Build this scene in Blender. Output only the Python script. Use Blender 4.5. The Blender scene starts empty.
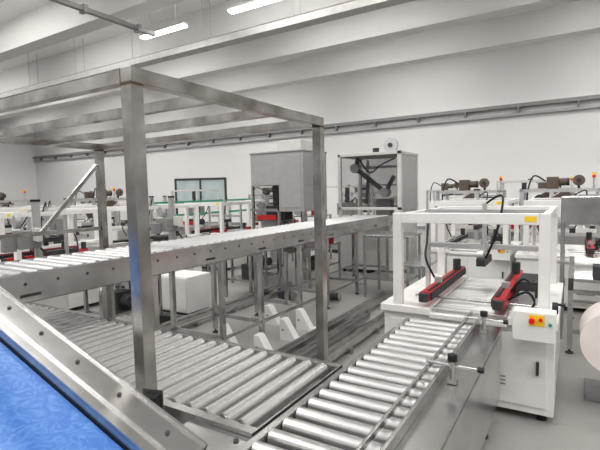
import bpy, bmesh, math, random
from mathutils import Vector, Matrix
random.seed(4)
scene = bpy.context.scene
COL = scene.collection
scene.view_settings.view_transform = 'Standard'
try: scene.view_settings.look = 'Medium High Contrast'
except Exception: pass

# ---------------------------------------------------------------- materials
def mat(name, col, rough=0.5, metal=0.0, var=0.06, scale=8.0, stretch=(1,1,1), emit=None, trans=0.0, bump=0.0, alpha=1.0, col2=None):
    m = bpy.data.materials.new(name); m.use_nodes = True
    nt = m.node_tree; b = nt.nodes['Principled BSDF']
    b.inputs['Roughness'].default_value = rough
    b.inputs['Metallic'].default_value = metal
    b.inputs['Alpha'].default_value = alpha
    tc = nt.nodes.new('ShaderNodeTexCoord'); mp = nt.nodes.new('ShaderNodeMapping')
    mp.inputs['Scale'].default_value = stretch
    nz = nt.nodes.new('ShaderNodeTexNoise'); nz.inputs['Scale'].default_value = scale
    nz.inputs['Detail'].default_value = 3.0
    nt.links.new(tc.outputs['Object'], mp.inputs['Vector']); nt.links.new(mp.outputs['Vector'], nz.inputs['Vector'])
    cr = nt.nodes.new('ShaderNodeValToRGB')
    cr.color_ramp.elements[0].position = 0.3; cr.color_ramp.elements[1].position = 0.7
    cr.color_ramp.elements[0].color = (*(col2 or [max(0, c*(1-var)) for c in col]), 1)
    cr.color_ramp.elements[1].color = (*[min(1, c*(1+var)) for c in col], 1)
    nt.links.new(nz.outputs['Fac'], cr.inputs['Fac']); nt.links.new(cr.outputs['Color'], b.inputs['Base Color'])
    if emit:
        b.inputs['Emission Color'].default_value = (*emit[0], 1); b.inputs['Emission Strength'].default_value = emit[1]
    if trans: b.inputs['Transmission Weight'].default_value = trans
    return m

STEEL = mat('stainless', (0.55,0.545,0.535), 0.24, 0.95, 0.12, 6, (1,1,1))
STEEL2 = mat('stainless_tube', (0.50,0.49,0.475), 0.24, 0.95, 0.15, 5, col2=(0.30,0.275,0.25))  # dark brownish mottling in the colour imitates mirror reflections on the tubes
WELD = mat('weld_seam', (0.16,0.115,0.08), 0.4, 0.8, 0.3, 40)
ROLL = mat('roller_zinc', (0.62,0.615,0.605), 0.3, 0.85, 0.03, 20)
ROLLA = mat('roller_bright_steel', (0.70,0.695,0.685), 0.27, 0.88, 0.03, 20)
ROLLG = mat('roller_grey_steel', (0.56,0.56,0.555), 0.3, 0.6, 0.05, 20)
WHITE = mat('white_paint', (0.76,0.75,0.73), 0.4, 0, 0.03)
OFFW = mat('offwhite_paint', (0.56,0.55,0.53), 0.5, 0, 0.04)
GREY = mat('grey_paint', (0.24,0.24,0.24), 0.5, 0, 0.06)
LGREY = mat('light_grey_panel', (0.38,0.375,0.37), 0.4, 0.2, 0.05)
TRAYM = mat('galvanised_tray', (0.40,0.39,0.38), 0.45, 0.4, 0.08)
DARK = mat('dark_grey', (0.05,0.05,0.055), 0.5, 0, 0.1)
BLACK = mat('black_rubber', (0.018,0.018,0.02), 0.55, 0, 0.1)
RED = mat('red_paint', (0.44,0.022,0.028), 0.4, 0, 0.08)
REDB = mat('red_button', (0.7,0.02,0.02), 0.3, 0, 0.03)
YEL = mat('yellow_plastic', (0.85,0.58,0.04), 0.4, 0, 0.05)
GREEN = mat('green_paint', (0.08,0.30,0.20), 0.45, 0, 0.08)
BROWN = mat('brown_cardboard', (0.14,0.11,0.09), 0.7, 0, 0.12)
FILM = mat('stretch_film', (0.80,0.73,0.70), 0.25, 0, 0.05, 5, (1,30,1))
GLASSD = mat('dark_window', (0.06,0.06,0.06), 0.1, 0, 0.1, alpha=0.22)
GLASSB = mat('pale_window', (0.45,0.52,0.53), 0.15, 0, 0.12, 2)
ALU = mat('aluminium', (0.60,0.60,0.60), 0.4, 0.8, 0.04)
WALL = mat('wall_paint', (0.69,0.685,0.68), 0.85, 0, 0.012, 0.5)
CEIL = mat('ceiling_paint', (0.82,0.815,0.805), 0.85, 0, 0.012, 0.5)
GIRD = mat('girder_shaded_grey', (0.66,0.655,0.645), 0.8, 0, 0.012, 0.5)  # greyer than the ceiling: shade on the girder faces put into the colour
TUBE = mat('lamp_tube', (1,1,1), 0.4, 0, 0.0, 1, emit=((1,0.99,0.96), 12.0))
CABLEB = mat('blue_cable', (0.03,0.12,0.45), 0.4)

def blue_mat():
    m = mat('blue_belt', (0.035,0.13,0.58), 0.38, 0, 0.1)
    nt = m.node_tree; b = nt.nodes['Principled BSDF']
    tc = nt.nodes.new('ShaderNodeTexCoord')
    v = nt.nodes.new('ShaderNodeTexNoise'); v.inputs['Scale'].default_value = 14; v.inputs['Detail'].default_value = 4
    v.inputs['Distortion'].default_value = 3.0
    nt.links.new(tc.outputs['Object'], v.inputs['Vector'])
    r = nt.nodes.new('ShaderNodeValToRGB')
    r.color_ramp.elements[0].position = 0.42; r.color_ramp.elements[0].color = (0.055,0.16,0.45,1)
    r.color_ramp.elements[1].position = 0.76; r.color_ramp.elements[1].color = (0.125,0.26,0.55,1)
    nt.links.new(v.outputs['Fac'], r.inputs['Fac']); nt.links.new(r.outputs['Color'], b.inputs['Base Color'])
    return m
BLUE = blue_mat()

def floor_mat():
    m = mat('floor_epoxy', (0.33,0.325,0.31), 0.35, 0, 0.10, 0.8)
    nt = m.node_tree; b = nt.nodes['Principled BSDF']
    tc = nt.nodes.new('ShaderNodeTexCoord'); nz = nt.nodes.new('ShaderNodeTexNoise'); nz.inputs['Scale'].default_value = 2.2
    nz.inputs['Detail'].default_value = 6
    mr = nt.nodes.new('ShaderNodeMapRange'); mr.inputs['To Min'].default_value = 0.2; mr.inputs['To Max'].default_value = 0.45
    nt.links.new(tc.outputs['Object'], nz.inputs['Vector']); nt.links.new(nz.outputs['Fac'], mr.inputs['Value'])
    nt.links.new(mr.outputs['Result'], b.inputs['Roughness'])
    return m
FLOOR = floor_mat()

# ---------------------------------------------------------------- mesh builder
class B:
    def __init__(s): s.bm = bmesh.new()
    def _m(s, faces, mi):
        for f in faces: f.material_index = mi
    def box(s, x0,x1,y0,y1,z0,z1, mi=0, M=None):
        r = bmesh.ops.create_cube(s.bm, size=1.0)
        vs = r['verts']
        for v in vs:
            v.co = Vector(((x0+x1)/2+v.co.x*(x1-x0), (y0+y1)/2+v.co.y*(y1-y0), (z0+z1)/2+v.co.z*(z1-z0)))
            if M is not None: v.co = M @ v.co
        s._m({f for v in vs for f in v.link_faces}, mi); return s
    def cyl(s, p1, p2, r, mi=0, seg=16, r2=None):
        p1=Vector(p1); p2=Vector(p2); d=p2-p1
        q = d.to_track_quat('Z','Y').to_matrix().to_4x4(); q.translation=(p1+p2)/2
        rr = bmesh.ops.create_cone(s.bm, cap_ends=True, segments=seg, radius1=r, radius2=r if r2 is None else r2, depth=d.length, matrix=q)
        fs = {f for v in rr['verts'] for f in v.link_faces}
        for f in fs:
            if len(f.verts)==4: f.smooth=True
            else:
                for e in f.edges: e.smooth=False
        s._m(fs, mi); return s
    def bar(s, p1, p2, w, h=None, mi=0):
        p1=Vector(p1); p2=Vector(p2); d=p2-p1; h=h or w
        q = d.to_track_quat('Z','Y').to_matrix().to_4x4()
        if abs(d.normalized().z)<0.99:
            z=d.normalized(); x=Vector((0,0,1)).cross(z).normalized(); y=z.cross(x)
            q=Matrix((x,y,z)).transposed().to_4x4()
        q.translation=(p1+p2)/2
        s.box(-w/2,w/2,-h/2,h/2,-d.length/2,d.length/2,mi,q); return s
    def prism(s, pts, y0, y1, mi=0):
        a=[s.bm.verts.new((p[0],y0,p[1])) for p in pts]; c=[s.bm.verts.new((p[0],y1,p[1])) for p in pts]
        n=len(pts); fs=[s.bm.faces.new(a),s.bm.faces.new(list(reversed(c)))]
        for i in range(n): fs.append(s.bm.faces.new((a[(i+1)%n],a[i],c[i],c[(i+1)%n])))
        s._m(fs,mi); return s
    def tube(s, pts, r, mi=0, seg=8):
        pts=[Vector(p) for p in pts]
        P=[pts[0]]+pts+[pts[-1]]; out=[]
        for i in range(1,len(P)-2):
            for k in range(6):
                t=k/6; a,b,c,d=P[i-1],P[i],P[i+1],P[i+2]
                out.append(0.5*((2*b)+(c-a)*t+(2*a-5*b+4*c-d)*t*t+(3*b-a-3*c+d)*t**3))
        out.append(pts[-1]); rings=[]
        for i,p in enumerate(out):
            t=(out[min(i+1,len(out)-1)]-out[max(i-1,0)]).normalized()
            q=t.to_track_quat('Z','Y')
            rings.append([s.bm.verts.new(p+q@Vector((r*math.cos(2*math.pi*j/seg),r*math.sin(2*math.pi*j/seg),0))) for j in range(seg)])
        for a,b in zip(rings,rings[1:]):
            for j in range(seg):
                f=s.bm.faces.new((a[j],a[(j+1)%seg],b[(j+1)%seg],b[j])); f.smooth=True; f.material_index=mi
        for rg in (list(reversed(rings[0])),rings[-1]):
            f=s.bm.faces.new(rg); f.material_index=mi
        return s
    def mesh(s, name, mats):
        me = bpy.data.meshes.new(name); s.bm.normal_update(); s.bm.to_mesh(me); s.bm.free()
        for m in mats: me.materials.append(m)
        return me

def link(o): COL.objects.link(o); return o
def part(name, b, mats, parent=None, loc=(0,0,0), bev=0.0, label=None, rot=None):
    if not isinstance(mats,(list,tuple)): mats=[mats]
    me = b.mesh(name, mats) if isinstance(b,B) else b
    o = link(bpy.data.objects.new(name, me)); o.location=loc
    if rot: o.rotation_euler=rot
    if parent: o.parent=parent
    if bev:
        md=o.modifiers.new('bevel','BEVEL'); md.width=bev; md.segments=2; md.limit_method='ANGLE'
    if label: o['label']=label
    return o
def thing(name, label, category, loc=(0,0,0), rotz=0, group=None):
    e = link(bpy.data.objects.new(name, None)); e.empty_display_size=0.1
    e.location=loc; e.rotation_euler=(0,0,rotz); e['label']=label; e['category']=category
    if group: e['group']=group
    return e
def single(name, b, mats, label, category, loc=(0,0,0), bev=0.0, group=None, rot=None):
    o=part(name,b,mats,None,loc,bev,None,rot); o['label']=label; o['category']=category
    if group: o['group']=group
    return o
def dup(root, loc, rotz=0.0, label=None):
    def rec(o,p):
        n=o.copy(); COL.objects.link(n)
        if p: n.parent=p
        for c in o.children: rec(c,n)
        return n
    kids=list(root.children)
    n=root.copy(); COL.objects.link(n)
    for c in kids: rec(c,n)
    n.location=loc; n.rotation_euler=(0,0,rotz)
    if label: n['label']=label
    return n
def structure(name,b,m):
    o=part(name,b,m); o['kind']='structure'; return o

# ---------------------------------------------------------------- room
structure('floor', B().box(-37,14,-4,20,-0.1,0), FLOOR)
structure('ceiling', B().box(-37,14,2.5,20,7.4,7.5), CEIL)
structure('wall_back', B().box(-37,14,20,20.2,0,7.5), WALL)
structure('wall_left', B().box(-37.2,-37,-4,20.2,0,7.5), WALL)
GY=[5.6,8.0,10.8,13.6,16.8]
for i,y in enumerate(GY):
    structure('trim_%d'%(i+1), B().box(-37,14,y-0.25,y+0.25,6.5,7.4), GIRD)
b=B().box(-37,14,19.8,20,4.93,5.07)
for i in range(25): b.box(-36+i*2,-35.94+i*2,19.8,20,4.72,4.93)
structure('trim_7', b, GREY)
structure('trim_9', B().box(-37,14,19.86,20,4.62,4.72), LGREY)
structure('baseboard_back', B().box(-37,14,19.97,20,0,0.15), GREY)

first=None
def strip(x,y):
    global first
    if first is None:
        t=thing('fluorescent_lamp','white ceiling strip lamp with a bright tube','ceiling lamp',(x,y,6.2),group='strip lamps in a row')
        part('lamp_housing',B().box(-0.85,0.85,-0.10,0.10,0.04,0.09),OFFW,t)
        part('hanger',B().cyl((-0.5,0,0.09),(-0.5,0,1.2),0.008,seg=6),OFFW,t)
        part('hanger',B().cyl((0.5,0,0.09),(0.5,0,1.2),0.008,seg=6),OFFW,t)
        part('lamp_tube',B().box(-0.83,0.83,-0.09,0.09,0.0,0.04),TUBE,t)
        first=t
    else: dup(first,(x,y,6.2))
for x in [-6.45,-9.65,-3.25,0.0,3.25]: strip(x,8.85)
def area(x,y,z,w,h,p):
    l=bpy.data.lights.new('fill_light','AREA'); l.shape='RECTANGLE'; l.size=w; l.size_y=h; l.energy=p; l.color=(1,0.985,0.965)  # added fill lamp that brightens the hall, not one of its fixtures
    o=link(bpy.data.objects.new('fill_light',l)); o.location=(x,y,z)
for y in GY:
    for x in (-30,-22,-14,-6,2,10): area(x,y+0.6,7.3,5.0,0.3,92)  # added lamps tucked out of sight behind the girders
for y in (-2.5,0.5,3.4):
    for x in (-12,-6,0,6): area(x,y,7.0,3.5,0.35,92)

b=B()
b.box(-37,4,9.70,9.72,5.92,6.10).box(-37,4,10.03,10.05,5.92,6.10).box(-37,4,9.72,10.03,5.92,5.94)
for i in range(14):
    for yy in (9.71,10.04): b.cyl((-36+i*3,yy,6.10),(-36+i*3,yy,7.4),0.008,seg=6)
single('cable_tray',b,TRAYM,'galvanised grey solid cable tray hung from ceiling','cable tray')
b=B(); b.box(-9.76,-9.64,-3,8.6,6.04,6.14)
for i in range(6): b.box(-9.80,-9.60,0.5+i*1.5,0.6+i*1.5,6.0,6.18)
for i in range(2): b.cyl((-9.7,2.6+i*2.0,6.1),(-9.7,2.6+i*2.0,7.4),0.008,seg=6)
single('ceiling_track',b,GREY,'long grey metal track with brackets under the ceiling','track')

# ---------------------------------------------------------------- roller conveyors
def roller_mesh(L, r, m):
    b=B()
    b.cyl((-L/2,0,0),(L/2,0,0),r,0,24)
    b.cyl((-L/2-0.006,0,0),(-L/2-0.0005,0,0),r*0.8,1,20).cyl((L/2+0.0005,0,0),(L/2+0.006,0,0),r*0.8,1,20)
    b.cyl((-L/2-0.03,0,0),(L/2+0.03,0,0),r*0.25,1,8)
    return b.mesh('roller',[m,STEEL])
def conveyor(label, loc, length, width, top, pitch, r, rail_h=0.14, rail_w=0.05, rotz=0, legs=None, rmat=ROLL, rail_mat=STEEL,
             rail_wR=None, leg_w=0.05, bolts=True, over=0.012, name='roller_conveyor', endcap=False, skirt=0.0):
    t=thing(name,label,'conveyor',loc,rotz)
    rw=rail_w; rR=rail_wR or rail_w
    zt=top-over
    for side,w in ((-1,rw),(1,rR)):
        xi=side*width/2; xo=side*(width/2+w); a,c=min(xi,xo),max(xi,xo)
        b=B()
        b.box(a,c,0,length,zt-0.004,zt)
        if side<0: b.box(a,a+0.004,0,length,zt-rail_h,zt-0.004)
        else: b.box(c-0.004,c,0,length,zt-rail_h,zt-0.004)
        b.box(a,c,0,length,zt-rail_h,zt-rail_h+0.004)
        b.box(xi-0.002,xi+0.002,0,length,zt-0.07,zt-0.004)
        xx=a if side<0 else c
        if bolts:
            n=int(length/ (pitch*2))
            for i in range(n+1):
                y=pitch/2+i*pitch*2
                if y<length: b.cyl((xx-0.004,y,zt-rail_h*0.35),(xx+0.004,y,zt-rail_h*0.35),0.011,1,6)
            for i in range(int(length/0.9)+1):
                y=0.25+i*0.9
                if y+0.14<length: b.box(xx-0.003,xx+0.003,y,y+0.14,zt-rail_h*0.8,zt-rail_h*0.7,1)
        part('side_rail',b,[rail_mat,DARK],t)
    if endcap:
        part('end_rail',B().box(-width/2+0.003,width/2-0.003,length-0.012,length,zt-rail_h,zt),rail_mat,t,bev=0.003)
    if skirt:
        part('side_plate',B().box(width/2+rR+0.001,width/2+rR+0.006,0,length-0.12,zt-skirt,zt-0.03).box(width/2+rR-0.03,width/2+rR+0.001,0,length-0.12,zt-skirt,zt-skirt+0.005),rail_mat,t)
        part('guide_rail',B().box(width/2+0.012,width/2+0.03,0,length-0.02,zt+0.001,zt+0.06),rail_mat,t,bev=0.003)
        part('inner_guide_rail',B().box(width/2-0.06,width/2-0.045,0.2,length+0.1,zt+0.045,zt+0.075),rail_mat,t,bev=0.003)
    rm=roller_mesh(width-0.02,r,rmat)
    n=int((length-0.04)/pitch)
    for i in range(min(n,100)):
        part('roller',rm,None,t,(0,0.02+pitch/2+i*pitch,top-r))
    ys = legs if legs is not None else [0.1,length-0.1]
    for y in ys:
        for side,w in ((-1,rw),(1,rR)):
            x=side*(width/2+ (w/2))
            b=B(); b.box(x-leg_w/2,x+leg_w/2,y-leg_w/2,y+leg_w/2,0.05,zt-rail_h)
            b.cyl((x,y,0.0),(x,y,0.015),leg_w*0.8,1,16).cyl((x,y,0.015),(x,y,0.07),0.01,1,8)
            part('leg',b,[rail_mat,DARK],t)
        x0=-width/2-rw/2+leg_w/2; x1=width/2+rR/2-leg_w/2
        part('cross_member',B().box(x0,x1,y-0.015,y+0.015,0.22,0.26),rail_mat,t)
        part('cross_member',B().box(x0,x1,y-0.015,y+0.015,zt-rail_h-0.04,zt-rail_h-0.002),rail_mat,t)
    if len(ys)>1:
        part('stretcher',B().box(-width/2-rw/2-0.015,-width/2-rw/2+0.015,ys[0],ys[-1],0.22,0.25),rail_mat,t)
        part('stretcher',B().box(width/2+rR/2-0.015,width/2+rR/2+0.015,ys[0],ys[-1],0.22,0.25),rail_mat,t)
    return t

t=conveyor('long raised stainless roller conveyor feeding the windowed packer',(-3.6,1.32,0),7.6,0.70,1.29,0.115,0.036,rail_h=0.20,legs=[1.4,2.3,3.0,3.9,4.7,5.8,7.3],rmat=ROLLG,over=0.008)
for y in (4.3,):
    part('drive_motor',B().box(-0.10,0.10,y-0.08,y+0.08,0.91,1.06).cyl((0.10,y,0.985),(0.24,y,0.985),0.055,0,20).box(-0.06,0.06,y-0.04,y+0.04,1.06,1.082,1),[GREY,LGREY],t,bev=0.005)
conveyor('stainless roller conveyor passing under the raised conveyor',(-4.7,1.95,0),3.51,0.80,0.76,0.111,0.040,rail_h=0.13,rail_w=0.05,rotz=-math.pi/2,legs=[0.3,1.0,3.3],endcap=True,rmat=ROLLA)
conveyor('stainless roller conveyor leading into the white carton sealer',(-0.885,0.9,0),2.72,0.50,0.76,0.116,0.035,rail_h=0.17,rail_w=0.035,rail_wR=0.18,legs=[0.5,2.45],skirt=0.5)
single('corner_plate',B().box(-1.55,-1.185,1.25,1.498,0.715,0.725).box(-1.55,-1.185,1.25,1.255,0.62,0.715).cyl((-1.5,1.3,0.725),(-1.5,1.3,0.732),0.012,1).cyl((-1.24,1.45,0.725),(-1.24,1.45,0.732),0.012,1),[STEEL,DARK],'flat stainless plate filling the corner where the conveyors meet','plate')
for y in (2.44,3.42):
    t=thing('guide_clamp','black knob clamp with steel cross rod on conveyor rail','clamp',(-0.55,y,0.752),group='clamps on conveyor rail')
    part('clamp_post',B().cyl((0,0,0.001),(0,0,0.12),0.013).box(-0.025,0.025,-0.025,0.025,0.0,0.02),STEEL,t)
    part('clamp_rod',B().cyl((-0.14,0,0.095),(0.13,0,0.095),0.008),STEEL,t)
    part('knob',B().cyl((0,0,0.12),(0,0,0.155),0.026,0,12),BLACK,t)
    part('knob',B().cyl((0.13,0,0.095),(0.16,0,0.095),0.016,0,10),BLACK,t)

# ---------------------------------------------------------------- stainless tube frame
FX,FX2,FY,FY2,FZ=-1.77,-4.6,1.42,3.2,2.39
t=thing('tube_frame','tall stainless square tube frame standing over conveyors','metal frame',(FX,FY,0))
w=0.035
W=FX2-FX; D=FY2-FY
for (x,y) in ((0,0),(0,D),(W,0),(W,D)):
    b=B(); b.box(x-w,x+w,y-w,y+w,0.02,FZ-0.07); b.box(x-0.06,x+0.06,y-0.06,y+0.06,0,0.02)
    b.box(x-w-0.001,x+w+0.001,y-w-0.001,y+w+0.001,FZ-0.082,FZ-0.070,1)
    part('post',b,[STEEL2,WELD],t)
for x in (0,W):
    part('top_beam',B().box(x-w,x+w,-w,D+w,FZ-0.07,FZ),STEEL2,t,bev=0.004)
for y in (0,D*0.33,D*0.66,D):
    b=B().box(W+w,-w,y-w*0.8,y+w*0.8,FZ-0.065,FZ-0.005)
    b.box(-w-0.012,-w,y-w*0.8-0.001,y+w*0.8+0.001,FZ-0.066,FZ-0.004,1)
    part('top_beam',b,[STEEL2,WELD],t)
part('brace',B().bar((W,D-0.04,2.15),(W,D-0.7,1.45),0.035),STEEL2,t)
part('lower_beam',B().box(W-0.02,W+0.02,w,D-w,1.42,1.46),STEEL2,t)

t=thing('photoelectric_sensor','small black sensor box on a bracket at the frame post','sensor',(-1.635,1.33,0.70),rotz=math.radians(20))
part('sensor_body',B().box(-0.035,0.035,-0.025,0.02,0.03,0.19).box(-0.02,0.02,-0.03,-0.025,0.08,0.16,1),[BLACK,GREY],t,bev=0.004)
part('sensor_bracket',B().box(-0.05,0.05,0.02,0.026,-0.1,0.21),STEEL,t)

# ---------------------------------------------------------------- inclined blue belt conveyor
ang=math.atan2(0.42,1.33)
t=thing('inclined_belt_conveyor','inclined conveyor with glossy blue belt and stainless sides','conveyor',(-1.2,0,0))
Mx=Matrix.Translation(Vector((0,0,0.825)))@Matrix.Rotation(ang,4,'Y')
L=2.1; RI=1.035; RO=1.23
b=B()
for y0,y1 in ((RI,RI+0.005),(RO-0.005,RO)):
    b.box(-L,0,y0,y1,-0.2,0.0,0,Mx)
b.box(-L,0,RI,RO,-0.004,0.002,0,Mx); b.box(-L,0,RI,RO,-0.2,-0.196,0,Mx)
b.box(-L,0,RI-0.003,RI+0.007,0.002,0.014,0,Mx); b.box(-L,0,RO-0.008,RO+0.002,0.002,0.014,0,Mx)
b.box(-L,0,RI+0.06,RI+0.085,0.002,0.016,0,Mx)
for i in range(7): 
    p=Mx@Vector((-0.15-i*0.3,RI+0.13,0.002)); q=Mx@Vector((-0.15-i*0.3,RI+0.13,0.009)); b.cyl(p,q,0.010,1,6)
part('side_rail',b,[STEEL,DARK],t)
b=B()
b.box(-L,0,0.15,0.155,-0.2,0.0,0,Mx).box(-L,0,0.03,0.155,-0.004,0.002,0,Mx).box(-L,0,0.03,0.035,-0.2,0,0,Mx)
part('side_rail',b,STEEL,t)
b=B(); b.box(-L+0.05,-0.05,0.17,RI-0.01,-0.06,-0.04,0,Mx).box(-L+0.05,-0.05,0.17,RI-0.01,-0.17,-0.16,0,Mx)
part('belt',b,BLUE,t)
for lx in (-L+0.05,-0.05):
    c1=Mx@Vector((lx,0.17,-0.105)); c2=Mx@Vector((lx,RI-0.01,-0.105))
    part('drum',B().cyl(c1,c2,0.055),BLUE,t)
for lx in (-0.35,-1.85):
    zt=0.825-0.2*math.cos(ang)-lx*math.tan(ang)-0.02
    for y in (0.09,1.13):
        part('leg',B().box(lx-0.025,lx+0.025,y-0.025,y+0.025,0,zt),STEEL,t)
    part('cross_member',B().box(lx-0.015,lx+0.015,0.115,1.105,0.25,0.29),STEEL,t)
single('blue_cable',B().tube([(-1.25,1.36,0.01),(-1.28,1.38,0.35),(-1.34,1.36,0.52),(-1.45,1.38,0.55),(-1.6,1.34,0.58)],0.008),CABLEB,'thin blue cable hanging beside the conveyor','cable')

# ---------------------------------------------------------------- carton sealer
def sealer(loc, label, rotz=0, group=None, red=RED):
    t=thing('carton_sealer',label,'packing machine',loc,rotz,group)
    part('body',B().box(-0.14,1.19,0.02,1.54,0.06,0.74),WHITE,t,bev=0.006)
    b=B(); b.box(-0.16,0.27,-0.02,1.6,0.74,0.80).box(0.87,1.21,-0.02,1.6,0.74,0.80).box(0.27,0.87,-0.02,0.04,0.72,0.76).box(0.27,0.87,1.56,1.6,0.72,0.76)
    part('table',b,WHITE,t,bev=0.004)
    rm=roller_mesh(0.56,0.02,ROLL)
    for i in range(20): part('roller',rm,None,t,(0.57,0.09+i*0.075,0.78))
    for x0,x1 in ((-0.08,0.54),(0.56,1.14)):
        d=part('door',B().box(x0,x1,0.005,0.02,0.12,0.68),WHITE,t,bev=0.003)
        part('handle',B().box(x1-0.07,x1-0.05,-0.02,0.005,0.38,0.48),DARK,d)
        part('vent',B().box(x0+0.08,x0+0.3,0.001,0.005,0.26,0.27).box(x0+0.08,x0+0.3,0.001,0.005,0.29,0.30).box(x0+0.08,x0+0.3,0.001,0.005,0.32,0.33),GREY,d)
    for x in (-0.05,1.11):
        for y in (0.10,1.48):
            b=B(); b.cyl((x,y,0.0),(x,y,0.03),0.035,0,16).cyl((x,y,0.03),(x,y,0.06),0.015,0,10)
            part('foot',b,BLACK,t)
    for y in (0.03,1.52):
        b=B()
        b.box(-0.05,0.025,y-0.03,y+0.045,0.80,1.60).box(1.075,1.15,y-0.03,y+0.045,0.80,1.60).box(0.025,1.075,y-0.03,y+0.045,1.515,1.60)
        part('arch',b,WHITE,t,bev=0.005)
    part('top_rail',B().box(-0.04,0.015,0.075,1.49,1.53,1.59),WHITE,t)
    part('top_rail',B().box(1.085,1.14,0.075,1.49,1.53,1.59),WHITE,t)
    part('warning_sticker',B().box(0.98,1.06,-0.003,0.0,1.54,1.58),YEL,t)
    for sx in (0.22,0.80):
        u=part('side_belt_unit',B().box(sx-0.045,sx+0.045,0.02,1.46,0.85,0.925),red,t,bev=0.008,label='red painted side belt unit' if red is RED else 'grey side belt unit')
        inner = 1 if sx<0.5 else -1
        part('cover_strip',B().box(sx+inner*0.018-0.014,sx+inner*0.018+0.014,0.10,1.40,0.925,0.931),BLACK,u)
        part('belt',B().box(min(sx+inner*0.045,sx+inner*0.056),max(sx+inner*0.045,sx+inner*0.056),0.04,1.44,0.855,0.918),BLACK,u)
        for y in (0.0,1.48):
            part('pulley',B().cyl((sx,y,0.852),(sx,y,0.922),0.042,0,20),DARK,u)
        xa,xb=min(sx,0.1 if sx<0.5 else 1.04),max(sx,0.1 if sx<0.5 else 1.04)
        for y in (0.5,1.1): part('support_arm',B().box(xa,xb,y,y+0.04,0.80,0.85),ALU,u)
        part('motor',B().cyl((sx,1.25,0.925),(sx,1.25,1.04),0.04,0,16),DARK,u)
        part('bracket',B().box(sx-0.03,sx+0.03,0.45,0.5,0.925,0.98),ALU,u)
    part('drive_housing',B().box(0.88,1.04,0.55,1.0,0.80,0.98).box(0.90,1.02,0.42,0.55,0.80,0.90,1),[DARK,LGREY],t,bev=0.006)
    part('lead_screw',B().cyl((0.06,0.30,0.83),(1.08,0.30,0.83),0.012),STEEL,t)
    part('crank_handle',B().cyl((1.16,0.30,0.83),(1.20,0.30,0.83),0.05,0,20).cyl((1.20,0.30,0.865),(1.25,0.30,0.865),0.01),BLACK,t)
    part('mast',B().box(0.02,0.06,0.76,0.81,0.8,1.60).box(1.06,1.10,0.76,0.81,0.8,1.60).box(0.06,1.06,0.765,0.805,1.22,1.27).box(0.06,1.06,0.765,0.805,1.55,1.60),ALU,t,bev=0.003)
    b=B(); b.box(0.53,0.61,0.60,0.98,1.08,1.15).box(0.555,0.59,0.75,0.81,1.15,1.66,1).cyl((0.53,0.66,1.18),(0.59,0.66,1.18),0.045,1,20)
    part('tape_head',b,[DARK,ALU],t,bev=0.004)
    part('cable',B().tube([(0.60,0.7,1.15),(0.70,0.62,1.40),(0.74,0.68,1.72),(0.58,0.78,1.65)],0.010),BLACK,t)
    part('cable',B().tube([(0.85,0.4,0.92),(0.95,0.3,1.05),(1.02,0.45,0.95),(1.0,0.6,0.98)],0.010),BLACK,t)
    part('cable',B().tube([(0.85,0.25,0.88),(0.99,0.12,0.98),(1.04,0.2,0.88),(0.98,0.05,0.81)],0.010),BLACK,t)
    part('cable',B().tube([(0.2,0.5,0.93),(0.12,0.42,1.15),(0.08,0.6,1.3),(0.05,0.76,1.5)],0.01),BLACK,t)
    c=part('control_box',B().box(0.92,1.20,-0.16,-0.02,0.68,0.90),WHITE,t,bev=0.008)
    part('button_plate',B().box(1.03,1.13,-0.164,-0.16,0.80,0.88),YEL,c)
    part('emergency_stop',B().cyl((1.05,-0.164,0.84),(1.05,-0.20,0.84),0.020,0,20),REDB,c)
    part('button',B().cyl((1.105,-0.164,0.85),(1.105,-0.18,0.85),0.012,0,16),REDB,c)
    part('button',B().cyl((1.165,-0.160,0.82),(1.165,-0.175,0.82),0.012,0,16),GREEN,c,label='green button')
    return t
s0=sealer((-1.30,3.74,0),'white carton sealer with red side belts and arch frame',group='carton sealers')
g0=sealer((-8.0,5.5,0),'white carton sealer with grey side belts behind the raised conveyor',group='carton sealers',red=LGREY)
for p,rz in [((-7.9,3.3,0),0),((-8.3,10.6,0),0),((-12.5,5.0,0),0),((-3.0,11.6,0),0),((-0.6,7.4,0),0),((-8.1,7.9,0),0)]:
    dup(s0,p,rz,'white carton sealer with red side belts standing in another packing line')
for p,rz in [((-12.9,8.0,0),0),((-2.03,7.6,0),0),((0.1,11.6,0),0),((-5.0,13.2,0),math.pi/2),((-10.6,4.9,0),0.0)]:
    dup(g0,p,rz,'white carton sealer with grey side belts standing in another packing line')

conveyor('grey roller conveyor linking carton sealers',(-7.35,4.93,0),0.36,0.5,0.78,0.1,0.025,bolts=False,rmat=ROLLG)
conveyor('grey roller conveyor linking carton sealers',(-7.45,7.13,0),0.56,0.5,0.78,0.1,0.025,bolts=False,rmat=ROLLG)
conveyor('grey roller conveyor linking carton sealers',(-7.55,9.53,0),0.86,0.5,0.78,0.1,0.025,bolts=False,rmat=ROLLG)
conveyor('short roller conveyor at the outlet of the next line',(0.25,5.45,0),1.7,0.5,0.85,0.1,0.032,bolts=False)

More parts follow.
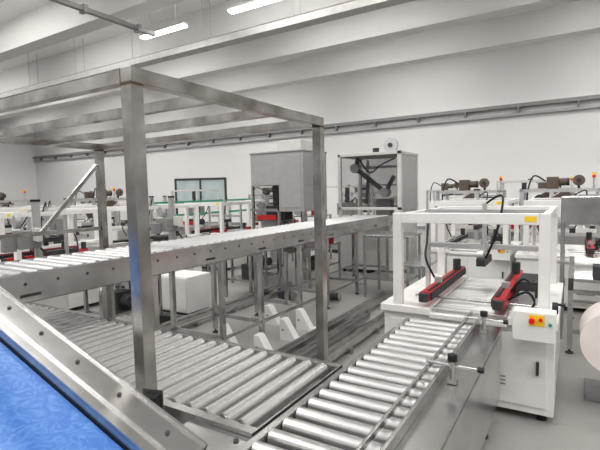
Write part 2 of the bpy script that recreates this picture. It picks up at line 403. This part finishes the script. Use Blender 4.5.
# ---------------------------------------------------------------- carton erector
def erector(loc,label,rotz=0):
    t=thing('carton_erector',label,'packing machine',loc,rotz,'carton erectors')
    part('body',B().box(0,1.3,0,0.9,0.10,0.95),OFFW,t,bev=0.008)
    for x in (0.08,1.22):
        for y in (0.08,0.82): part('foot',B().cyl((x,y,0),(x,y,0.1),0.03,0,12),BLACK,t)
    b=B()
    for x in (0.0,1.24):
        for y in (0.0,0.84): b.box(x,x+0.06,y,y+0.06,0.95,1.75)
    b.box(0,1.3,0,0.06,1.69,1.75).box(0,1.3,0.84,0.9,1.69,1.75).box(0,0.06,0.06,0.84,1.69,1.75).box(1.24,1.3,0.06,0.84,1.69,1.75)
    part('guard_frame',b,ALU,t)
    part('magazine',B().bar((0.1,0.3,1.15),(0.9,0.3,1.65),0.05,0.04).bar((0.1,0.6,1.15),(0.9,0.6,1.65),0.05,0.04).bar((0.2,0.45,1.3),(0.8,0.45,1.68),0.35,0.16,1),[STEEL,BROWN],t)
    part('gear_motor',B().box(0.42,0.62,0.3,0.5,1.75,1.98).cyl((0.62,0.4,1.88),(0.76,0.4,1.88),0.07,0,20).cyl((0.76,0.4,1.88),(0.80,0.4,1.88),0.075,1,20),[BROWN,DARK],t,bev=0.006)
    part('tape_reel',B().cyl((0.95,0.2,1.9),(0.95,0.26,1.9),0.10,0,28).cyl((0.95,0.18,1.9),(0.95,0.28,1.9),0.04,1,16).box(0.93,0.97,0.28,0.32,1.75,1.92,1),[BROWN,DARK],t)
    c=part('control_panel',B().box(0.95,1.25,-0.2,-0.08,1.35,1.65),LGREY,t,bev=0.006)
    part('screen',B().box(0.99,1.21,-0.204,-0.2,1.42,1.61),DARK,c)
    part('panel_arm',B().box(1.12,1.16,-0.08,0.0,1.45,1.5),ALU,c)
    part('cable',B().tube([(0.4,0.35,1.9),(0.2,0.2,2.0),(0.1,0.15,1.6),(0.15,0.1,1.0)],0.015),BLACK,t)
    part('access_door',B().box(0.05,0.62,-0.012,0,0.2,0.88),WHITE,t,bev=0.003)
    part('access_door',B().box(0.66,1.25,-0.012,0,0.2,0.88),LGREY,t,bev=0.003)
    part('signal_tower',B().cyl((1.2,0.8,1.75),(1.2,0.8,1.95),0.02,0,12).cyl((1.2,0.8,1.95),(1.2,0.8,2.0),0.03,1,12).cyl((1.2,0.8,2.0),(1.2,0.8,2.05),0.03,2,12),[ALU,REDB,YEL],t)
    return t
e0=erector((-2.6,9.95,0),'carton erector with brown drive head and tape reel')
for p,rz in [((-0.9,9.6,0),0),((1.0,8.4,0),0),((1.9,12.6,0),0.4),((-1.3,13.6,0),0),((-10.6,3.3,0),0),((-10.4,7.0,0),math.pi/2),((-15.2,6.4,0),0),((-15.5,9.5,0),0),((-10.0,12.8,0),0),((-4.3,15.2,0),0),((-7.3,14.8,0),0),((-13.0,2.2,0),0)]:
    dup(e0,p,rz)
def labeller(loc,label,rotz=0):
    t=thing('labelling_machine',label,'labelling machine',loc,rotz,'labelling machines')
    part('base',B().box(0,0.6,0,0.6,0.0,0.08).box(0.05,0.55,0.05,0.55,0.08,0.75),OFFW,t,bev=0.006)
    part('column',B().box(0.26,0.34,0.26,0.34,0.75,1.75),ALU,t)
    part('head',B().box(0.15,0.45,0.05,0.3,1.15,1.38).box(0.2,0.32,-0.1,0.05,1.12,1.3).cyl((0.3,0.04,1.5),(0.3,0.10,1.5),0.09,1,28),[GREY,LGREY],t,bev=0.004)
    part('hand_wheel',B().cyl((0.3,0.3,1.75),(0.3,0.3,1.78),0.06,0,20),BLACK,t)
    part('control_panel',B().box(0.45,0.65,0.2,0.26,1.25,1.42),OFFW,t,bev=0.006)
    part('cable',B().tube([(0.4,0.3,1.15),(0.5,0.35,1.0),(0.45,0.4,0.76)],0.012),BLACK,t)
    return t
l0=labeller((-6.75,8.7,0),'slim labelling machine with grey head on a column')
for p in [(-9.0,5.0,0),(-9.1,7.2,0),(-6.6,5.5,0),(-6.4,3.0,0),(0.6,10.0,0),(-2.0,9.25,0),(-11.0,9.3,0),(0.9,5.6,0)]: dup(l0,p,random.uniform(-0.3,0.3))
def guardframe(loc,label,rotz=0):
    t=thing('guarded_machine',label,'machine',loc,rotz,'guarded machines')
    b=B()
    for x in (0,1.1):
        for y in (0,1.0): b.box(x,x+0.05,y,y+0.05,0,1.95)
    for z in (0.75,1.9):
        b.box(0.05,1.1,0,0.05,z,z+0.05).box(0.05,1.1,1.0,1.05,z,z+0.05).box(0,0.05,0.05,1.0,z,z+0.05).box(1.1,1.15,0.05,1.0,z,z+0.05)
    part('guard_frame',b,OFFW,t)
    part('lower_unit',B().box(0.06,1.09,0.06,0.99,0.1,0.75).box(0.06,1.09,0.06,0.99,0,0.1,1),[LGREY,DARK],t)
    part('press_head',B().box(0.3,0.8,0.3,0.7,1.1,1.45).box(0.5,0.6,0.45,0.55,1.45,1.9,1).cyl((0.2,0.5,0.9),(0.9,0.5,0.9),0.09,1,20),[GREY,DARK],t,bev=0.005)
    part('red_unit',B().box(0.15,0.95,0.1,0.2,0.82,0.92),RED,t,bev=0.005)
    part('cable',B().tube([(0.7,0.5,1.45),(0.9,0.3,1.6),(1.05,0.2,1.3),(1.05,0.15,0.82)],0.014),BLACK,t)
    return t
f0=guardframe((-9.2,1.9,0),'white open guard frame around a grey press unit')
for p in [(-6.3,11.6,0),(-1.6,11.5,0),(1.5,10.9,0),(-11.3,10.4,0),(-14.4,4.6,0)]: dup(f0,p,0)

# ---------------------------------------------------------------- windowed case packer
t=thing('case_packer','white framed case packer with large see-through windows','packing machine',(-4.5,9.0,0))
b=B()
for x0,x1 in ((0,0.06),(1.36,1.44)):
    for y in (0,1.1): b.box(x0,x1,y,y+0.08,1.15,2.60)
b.box(0,1.44,0,0.06,2.54,2.60).box(0,1.44,1.12,1.18,2.54,2.60).box(0,0.06,0.06,1.12,2.54,2.60).box(1.38,1.44,0.06,1.12,2.54,2.60)
b.box(0,1.44,0,0.06,1.38,1.44).box(0,1.44,1.12,1.18,1.38,1.44)
part('machine_frame',b,OFFW,t,bev=0.005)
part('lower_cabinet',B().box(0.02,1.42,0.02,1.16,0.08,1.15),OFFW,t,bev=0.005)
for x in (0.08,1.34):
    for y in (0.1,1.06): part('foot',B().cyl((x,y,0),(x,y,0.08),0.03,0,12),BLACK,t)
part('window',B().box(0.06,1.38,0.03,0.036,1.44,2.54),GLASSD,t)
part('window',B().box(0.06,1.38,1.14,1.146,1.44,2.54),GLASSD,t)
part('side_panel',B().box(1.41,1.425,0.08,1.1,1.15,2.54),LGREY,t)
part('pick_arm',B().bar((0.25,0.4,2.3),(0.95,0.4,1.75),0.11,0.08).bar((0.3,0.4,2.54),(0.25,0.4,2.2),0.07).cyl((0.25,0.3,2.3),(0.25,0.5,2.3),0.10,1,20).cyl((0.95,0.3,1.75),(0.95,0.5,1.75),0.10,1,20).bar((0.95,0.4,1.75),(1.15,0.4,2.1),0.07).bar((0.55,0.4,2.05),(0.5,0.4,1.5),0.05),[DARK,ALU],t)
part('inner_rack',B().box(0.12,1.3,0.9,0.94,2.3,2.36).box(0.12,1.3,0.9,0.94,1.9,1.94).box(0.3,0.36,0.9,0.94,1.2,2.5).box(1.05,1.11,0.9,0.94,1.2,2.5).box(0.6,0.95,0.7,0.95,1.2,1.6,1),[ALU,GREY],t)
part('inner_cable',B().tube([(0.3,0.5,2.5),(0.5,0.6,2.2),(0.8,0.5,2.35),(1.1,0.6,2.5)],0.018),BLACK,t)
part('top_panel',B().box(0.06,1.38,0.06,1.12,2.555,2.58),LGREY,t)
part('tape_reel',B().cyl((1.05,0.45,2.77),(1.05,0.52,2.77),0.16,0,28).cyl((1.05,0.42,2.77),(1.05,0.55,2.77),0.05,1,16).box(1.02,1.08,0.52,0.56,2.58,2.79,1),[ALU,DARK],t)
part('motor',B().cyl((0.7,0.5,2.58),(0.7,0.5,2.73),0.07),DARK,t)

t=thing('stainless_housing','grey metal housing on open stainless frame with window openings','machine housing',(-6.0,7.9,0))
part('housing_box',B().box(0,1.32,-0.1,0.9,1.95,2.62).box(-0.02,1.34,-0.12,0.92,2.62,2.66),LGREY,t,bev=0.01)
part('side_cladding',B().box(0.72,1.32,-0.1,0.9,1.40,1.95),LGREY,t,bev=0.006)
part('window_pane',B().box(0.05,0.68,-0.08,-0.07,1.46,1.95),GLASSD,t)
part('access_door',B().box(0.76,1.27,-0.112,-0.1,1.48,2.55),LGREY,t,bev=0.004)
part('top_box',B().box(0.5,1.1,0.2,0.8,2.66,2.9),OFFW,t,bev=0.01)
for x in (0.0,0.67,1.27):
    for y in (-0.1,0.85): part('leg',B().box(x,x+0.05,y,y+0.05,0,1.95 if x<0.1 else 1.40),STEEL,t)
part('cross_beam',B().box(0.05,0.67,-0.1,-0.05,1.40,1.46),STEEL,t)
part('lifting_unit',B().box(0.1,0.6,0.3,0.6,1.2,1.5).box(0.25,0.4,0.35,0.5,1.5,1.95),[DARK],t)
part('drive_unit',B().box(0.1,0.5,0.1,0.8,0.9,1.2).cyl((0.5,0.45,1.05),(0.6,0.45,1.05),0.1).box(0.8,1.2,0.1,0.8,0.7,1.1,1),[LGREY,DARK],t)
part('red_cover',B().box(0.1,0.6,-0.06,0.05,1.22,1.32),RED,t,bev=0.004)
part('shelf',B().box(0.05,1.27,0.0,0.85,0.66,0.70),STEEL,t)

t=thing('safety_fence','low safety fence with thin green rails on posts','fence',(-9.5,8.0,0))
for y in (0,1.6,3.2,4.4): part('post',B().box(-0.03,0.03,y-0.03,y+0.03,0,1.62),ALU,t)
for z in (1.2,1.56): part('rail',B().box(0.03,0.06,-0.03,4.43,z,z+0.06),GREEN,t)
t=thing('framed_screen_panel','free-standing dark framed window panel with pale glass','screen',(-12.4,11.6,0),rotz=math.radians(25))
part('panel_frame',B().box(0,0.07,0,0.06,0,2.38).box(1.85,1.92,0,0.06,0,2.38).box(0.93,0.99,0,0.06,1.45,2.38).box(0.07,1.85,0,0.06,2.31,2.38).box(0.07,1.85,0,0.06,1.4,1.47),DARK,t)
part('glass_pane',B().box(0.07,0.93,0.025,0.035,1.47,2.31),GLASSB,t)
part('glass_pane',B().box(0.99,1.85,0.025,0.035,1.47,2.31),GLASSB,t)
part('foot',B().box(-0.05,0.12,-0.3,0.36,0,0.03),DARK,t); part('foot',B().box(1.8,1.97,-0.3,0.36,0,0.03),DARK,t)

# floor level clutter
t=thing('white_base_cabinet','low white cabinet standing on the floor below conveyor','cabinet',(-5.5,4.7,0))
part('body',B().box(0,0.65,0,0.5,0.04,0.58),WHITE,t,bev=0.008); part('plinth',B().box(0.03,0.62,0.03,0.47,0,0.04),DARK,t)
part('door',B().box(0.02,0.63,-0.012,0,0.07,0.56),WHITE,t,bev=0.003)
for i,(x,y,r) in enumerate([(-3.55,3.9,0.1),(-3.05,4.45,0.1),(-3.6,4.9,0.1),(-3.1,4.9,0.1),(-2.95,3.8,0.1)]):
    b=B(); b.box(0,0.26,0,0.12,0,0.03).prism([(0,0.03),(0.2,0.03),(0.06,0.26),(0,0.26)],0.0,0.12).box(0.03,0.05,-0.003,0,0.12,0.14,1)
    single('steel_bracket',b,[WHITE,DARK],'white painted solid angle bracket standing on floor','bracket',(x,y,0),group='brackets on the floor',rot=(0,0,r))
for i,(x,y0,y1) in enumerate([(-2.6,3.5,6.8),(-2.15,3.6,6.6),(-4.45,3.6,6.9),(-2.4,3.5,5.6)]):
    b=B(); b.box(-0.05,0.05,0,y1-y0,0.06,0.14).box(-0.02,0.02,0,y1-y0,0.14,0.17)
    for k in range(int((y1-y0)/0.8)+1): b.box(-0.08,0.08,k*0.8,k*0.8+0.06,0,0.06)
    single('floor_rail',b,STEEL,'long stainless track rail lying on the floor','rail',(x,y0,0),group='track rails on the floor')
for (x,y,r) in [(-4.75,4.2,0.3),(-4.2,6.3,-0.4),(-3.5,6.4,0.2)]:
    single('gear_motor',B().box(-0.09,0.09,-0.08,0.08,0,0.17).cyl((0.09,0,0.09),(0.26,0,0.09),0.065,0,20).cyl((0.26,0,0.09),(0.28,0,0.09),0.07,1,20).cyl((-0.13,0,0.10),(-0.09,0,0.10),0.02,1,12),[DARK,GREY],'dark geared electric motor resting on the floor','motor',(x,y,0),bev=0.006,group='gear motors on the floor',rot=(0,0,r))
def stand(x,y,w_,d_,h,label,motor=True,top=STEEL):
    t=thing('machine_stand',label,'machine stand',(x,y,0))
    part('table_top',B().box(0,w_,0,d_,h-0.04,h),top,t,bev=0.004)
    for a in (0.01,w_-0.05):
        for c in (0.01,d_-0.05): part('leg',B().box(a,a+0.04,c,c+0.04,0,h-0.04),STEEL,t)
    part('shelf',B().box(0.05,w_-0.05,0.05,d_-0.05,0.3,0.33),STEEL,t)
    if motor:
        part('gear_motor',B().box(w_*0.3,w_*0.6,d_*0.3,d_*0.6,0.33,0.55).cyl((w_*0.6,d_*0.45,0.44),(w_*0.85,d_*0.45,0.44),0.08),[DARK],t,bev=0.005)
        part('control_unit',B().box(w_*0.1,w_*0.4,d_*0.1,d_*0.4,h,h+0.22).box(w_*0.5,w_*0.9,d_*0.5,d_*0.8,h,h+0.12,1),[LGREY,RED],t,bev=0.005)
stand(-3.04,6.95,0.8,0.7,1.06,'stainless work table on four slim legs',False)
stand(-5.2,5.9,0.6,0.9,0.95,'stainless machine stand with dark gear motor')
stand(-6.2,4.3,0.5,0.8,0.85,'stainless machine stand with dark gear motor')
stand(-5.9,6.9,0.9,0.7,0.8,'stainless machine stand with dark gear motor')
stand(-5.4,3.4,0.6,0.8,0.95,'stainless machine stand with dark gear motor')
stand(-6.3,9.8,0.8,0.8,1.2,'stainless machine stand with dark gear motor')
stand(-4.5,7.1,0.35,1.3,0.75,'narrow stainless stand with motor beneath the raised conveyor')
stand(-2.0,5.8,0.35,1.2,0.8,'narrow stainless stand beside the carton sealer',False)

# right side
t=thing('film_roll_stand','large pale film roll mounted on a steel arm beside the sealer','film roll',(0.30,4.15,0))
part('base',B().box(-0.2,0.2,0.2,0.6,0.0,0.05),GREY,t,bev=0.006)
part('post',B().box(-0.04,0.04,0.38,0.46,0.05,1.0),DARK,t)
part('film_roll',B().cyl((0,-0.1,0.60),(0,0.32,0.60),0.25,0,48).cyl((0,-0.115,0.60),(0,-0.1,0.60),0.05,1,20),[FILM,BROWN],t)
part('spindle',B().cyl((0,-0.16,0.60),(0,0.40,0.60),0.018),DARK,t)
part('motor_box',B().box(-0.16,0.16,0.34,0.5,1.0,1.12),DARK,t,bev=0.006)
t=thing('stainless_hopper','stainless box hopper on slim legs beside conveyor','hopper',(-0.14,6.0,0))
part('hopper_box',B().box(0,0.78,0,0.5,1.35,1.68),STEEL,t,bev=0.01)
for x in (0.0,0.74):
    for y in (0.02,0.44): part('leg',B().box(x,x+0.04,y,y+0.04,0,1.35),STEEL,t)

# ---------------------------------------------------------------- world & camera
wd=bpy.data.worlds.new('World'); scene.world=wd; wd.use_nodes=True
nt=wd.node_tree; bg=nt.nodes['Background']
tc=nt.nodes.new('ShaderNodeTexCoord'); sp=nt.nodes.new('ShaderNodeSeparateXYZ'); cr=nt.nodes.new('ShaderNodeValToRGB')
mr=nt.nodes.new('ShaderNodeMapRange'); mr.inputs['From Min'].default_value=-1; mr.inputs['From Max'].default_value=1
nt.links.new(tc.outputs['Generated'],sp.inputs['Vector']); nt.links.new(sp.outputs['Z'],mr.inputs['Value']); nt.links.new(mr.outputs['Result'],cr.inputs['Fac'])
cr.color_ramp.elements[0].position=0.46; cr.color_ramp.elements[0].color=(0.2,0.2,0.2,1)
cr.color_ramp.elements[1].position=0.60; cr.color_ramp.elements[1].color=(1,0.99,0.97,1)
nt.links.new(cr.outputs['Color'],bg.inputs['Color']); bg.inputs['Strength'].default_value=0.68

cam=bpy.data.cameras.new('Camera'); co=link(bpy.data.objects.new('Camera',cam)); scene.camera=co
cam.sensor_width=36; cam.lens=27.0; cam.clip_start=0.05
yaw=math.radians(31.5); pitch=math.radians(-4.2); roll=math.radians(1.3)
f=Vector((-math.sin(yaw)*math.cos(pitch),math.cos(yaw)*math.cos(pitch),math.sin(pitch)))
r=Vector((math.cos(yaw),math.sin(yaw),0)); u=r.cross(f)
r2=r*math.cos(roll)-u*math.sin(roll); u2=u*math.cos(roll)+r*math.sin(roll)
M=Matrix((r2,u2,-f)).transposed().to_4x4(); M.translation=(0,0,1.8)
co.matrix_world=M
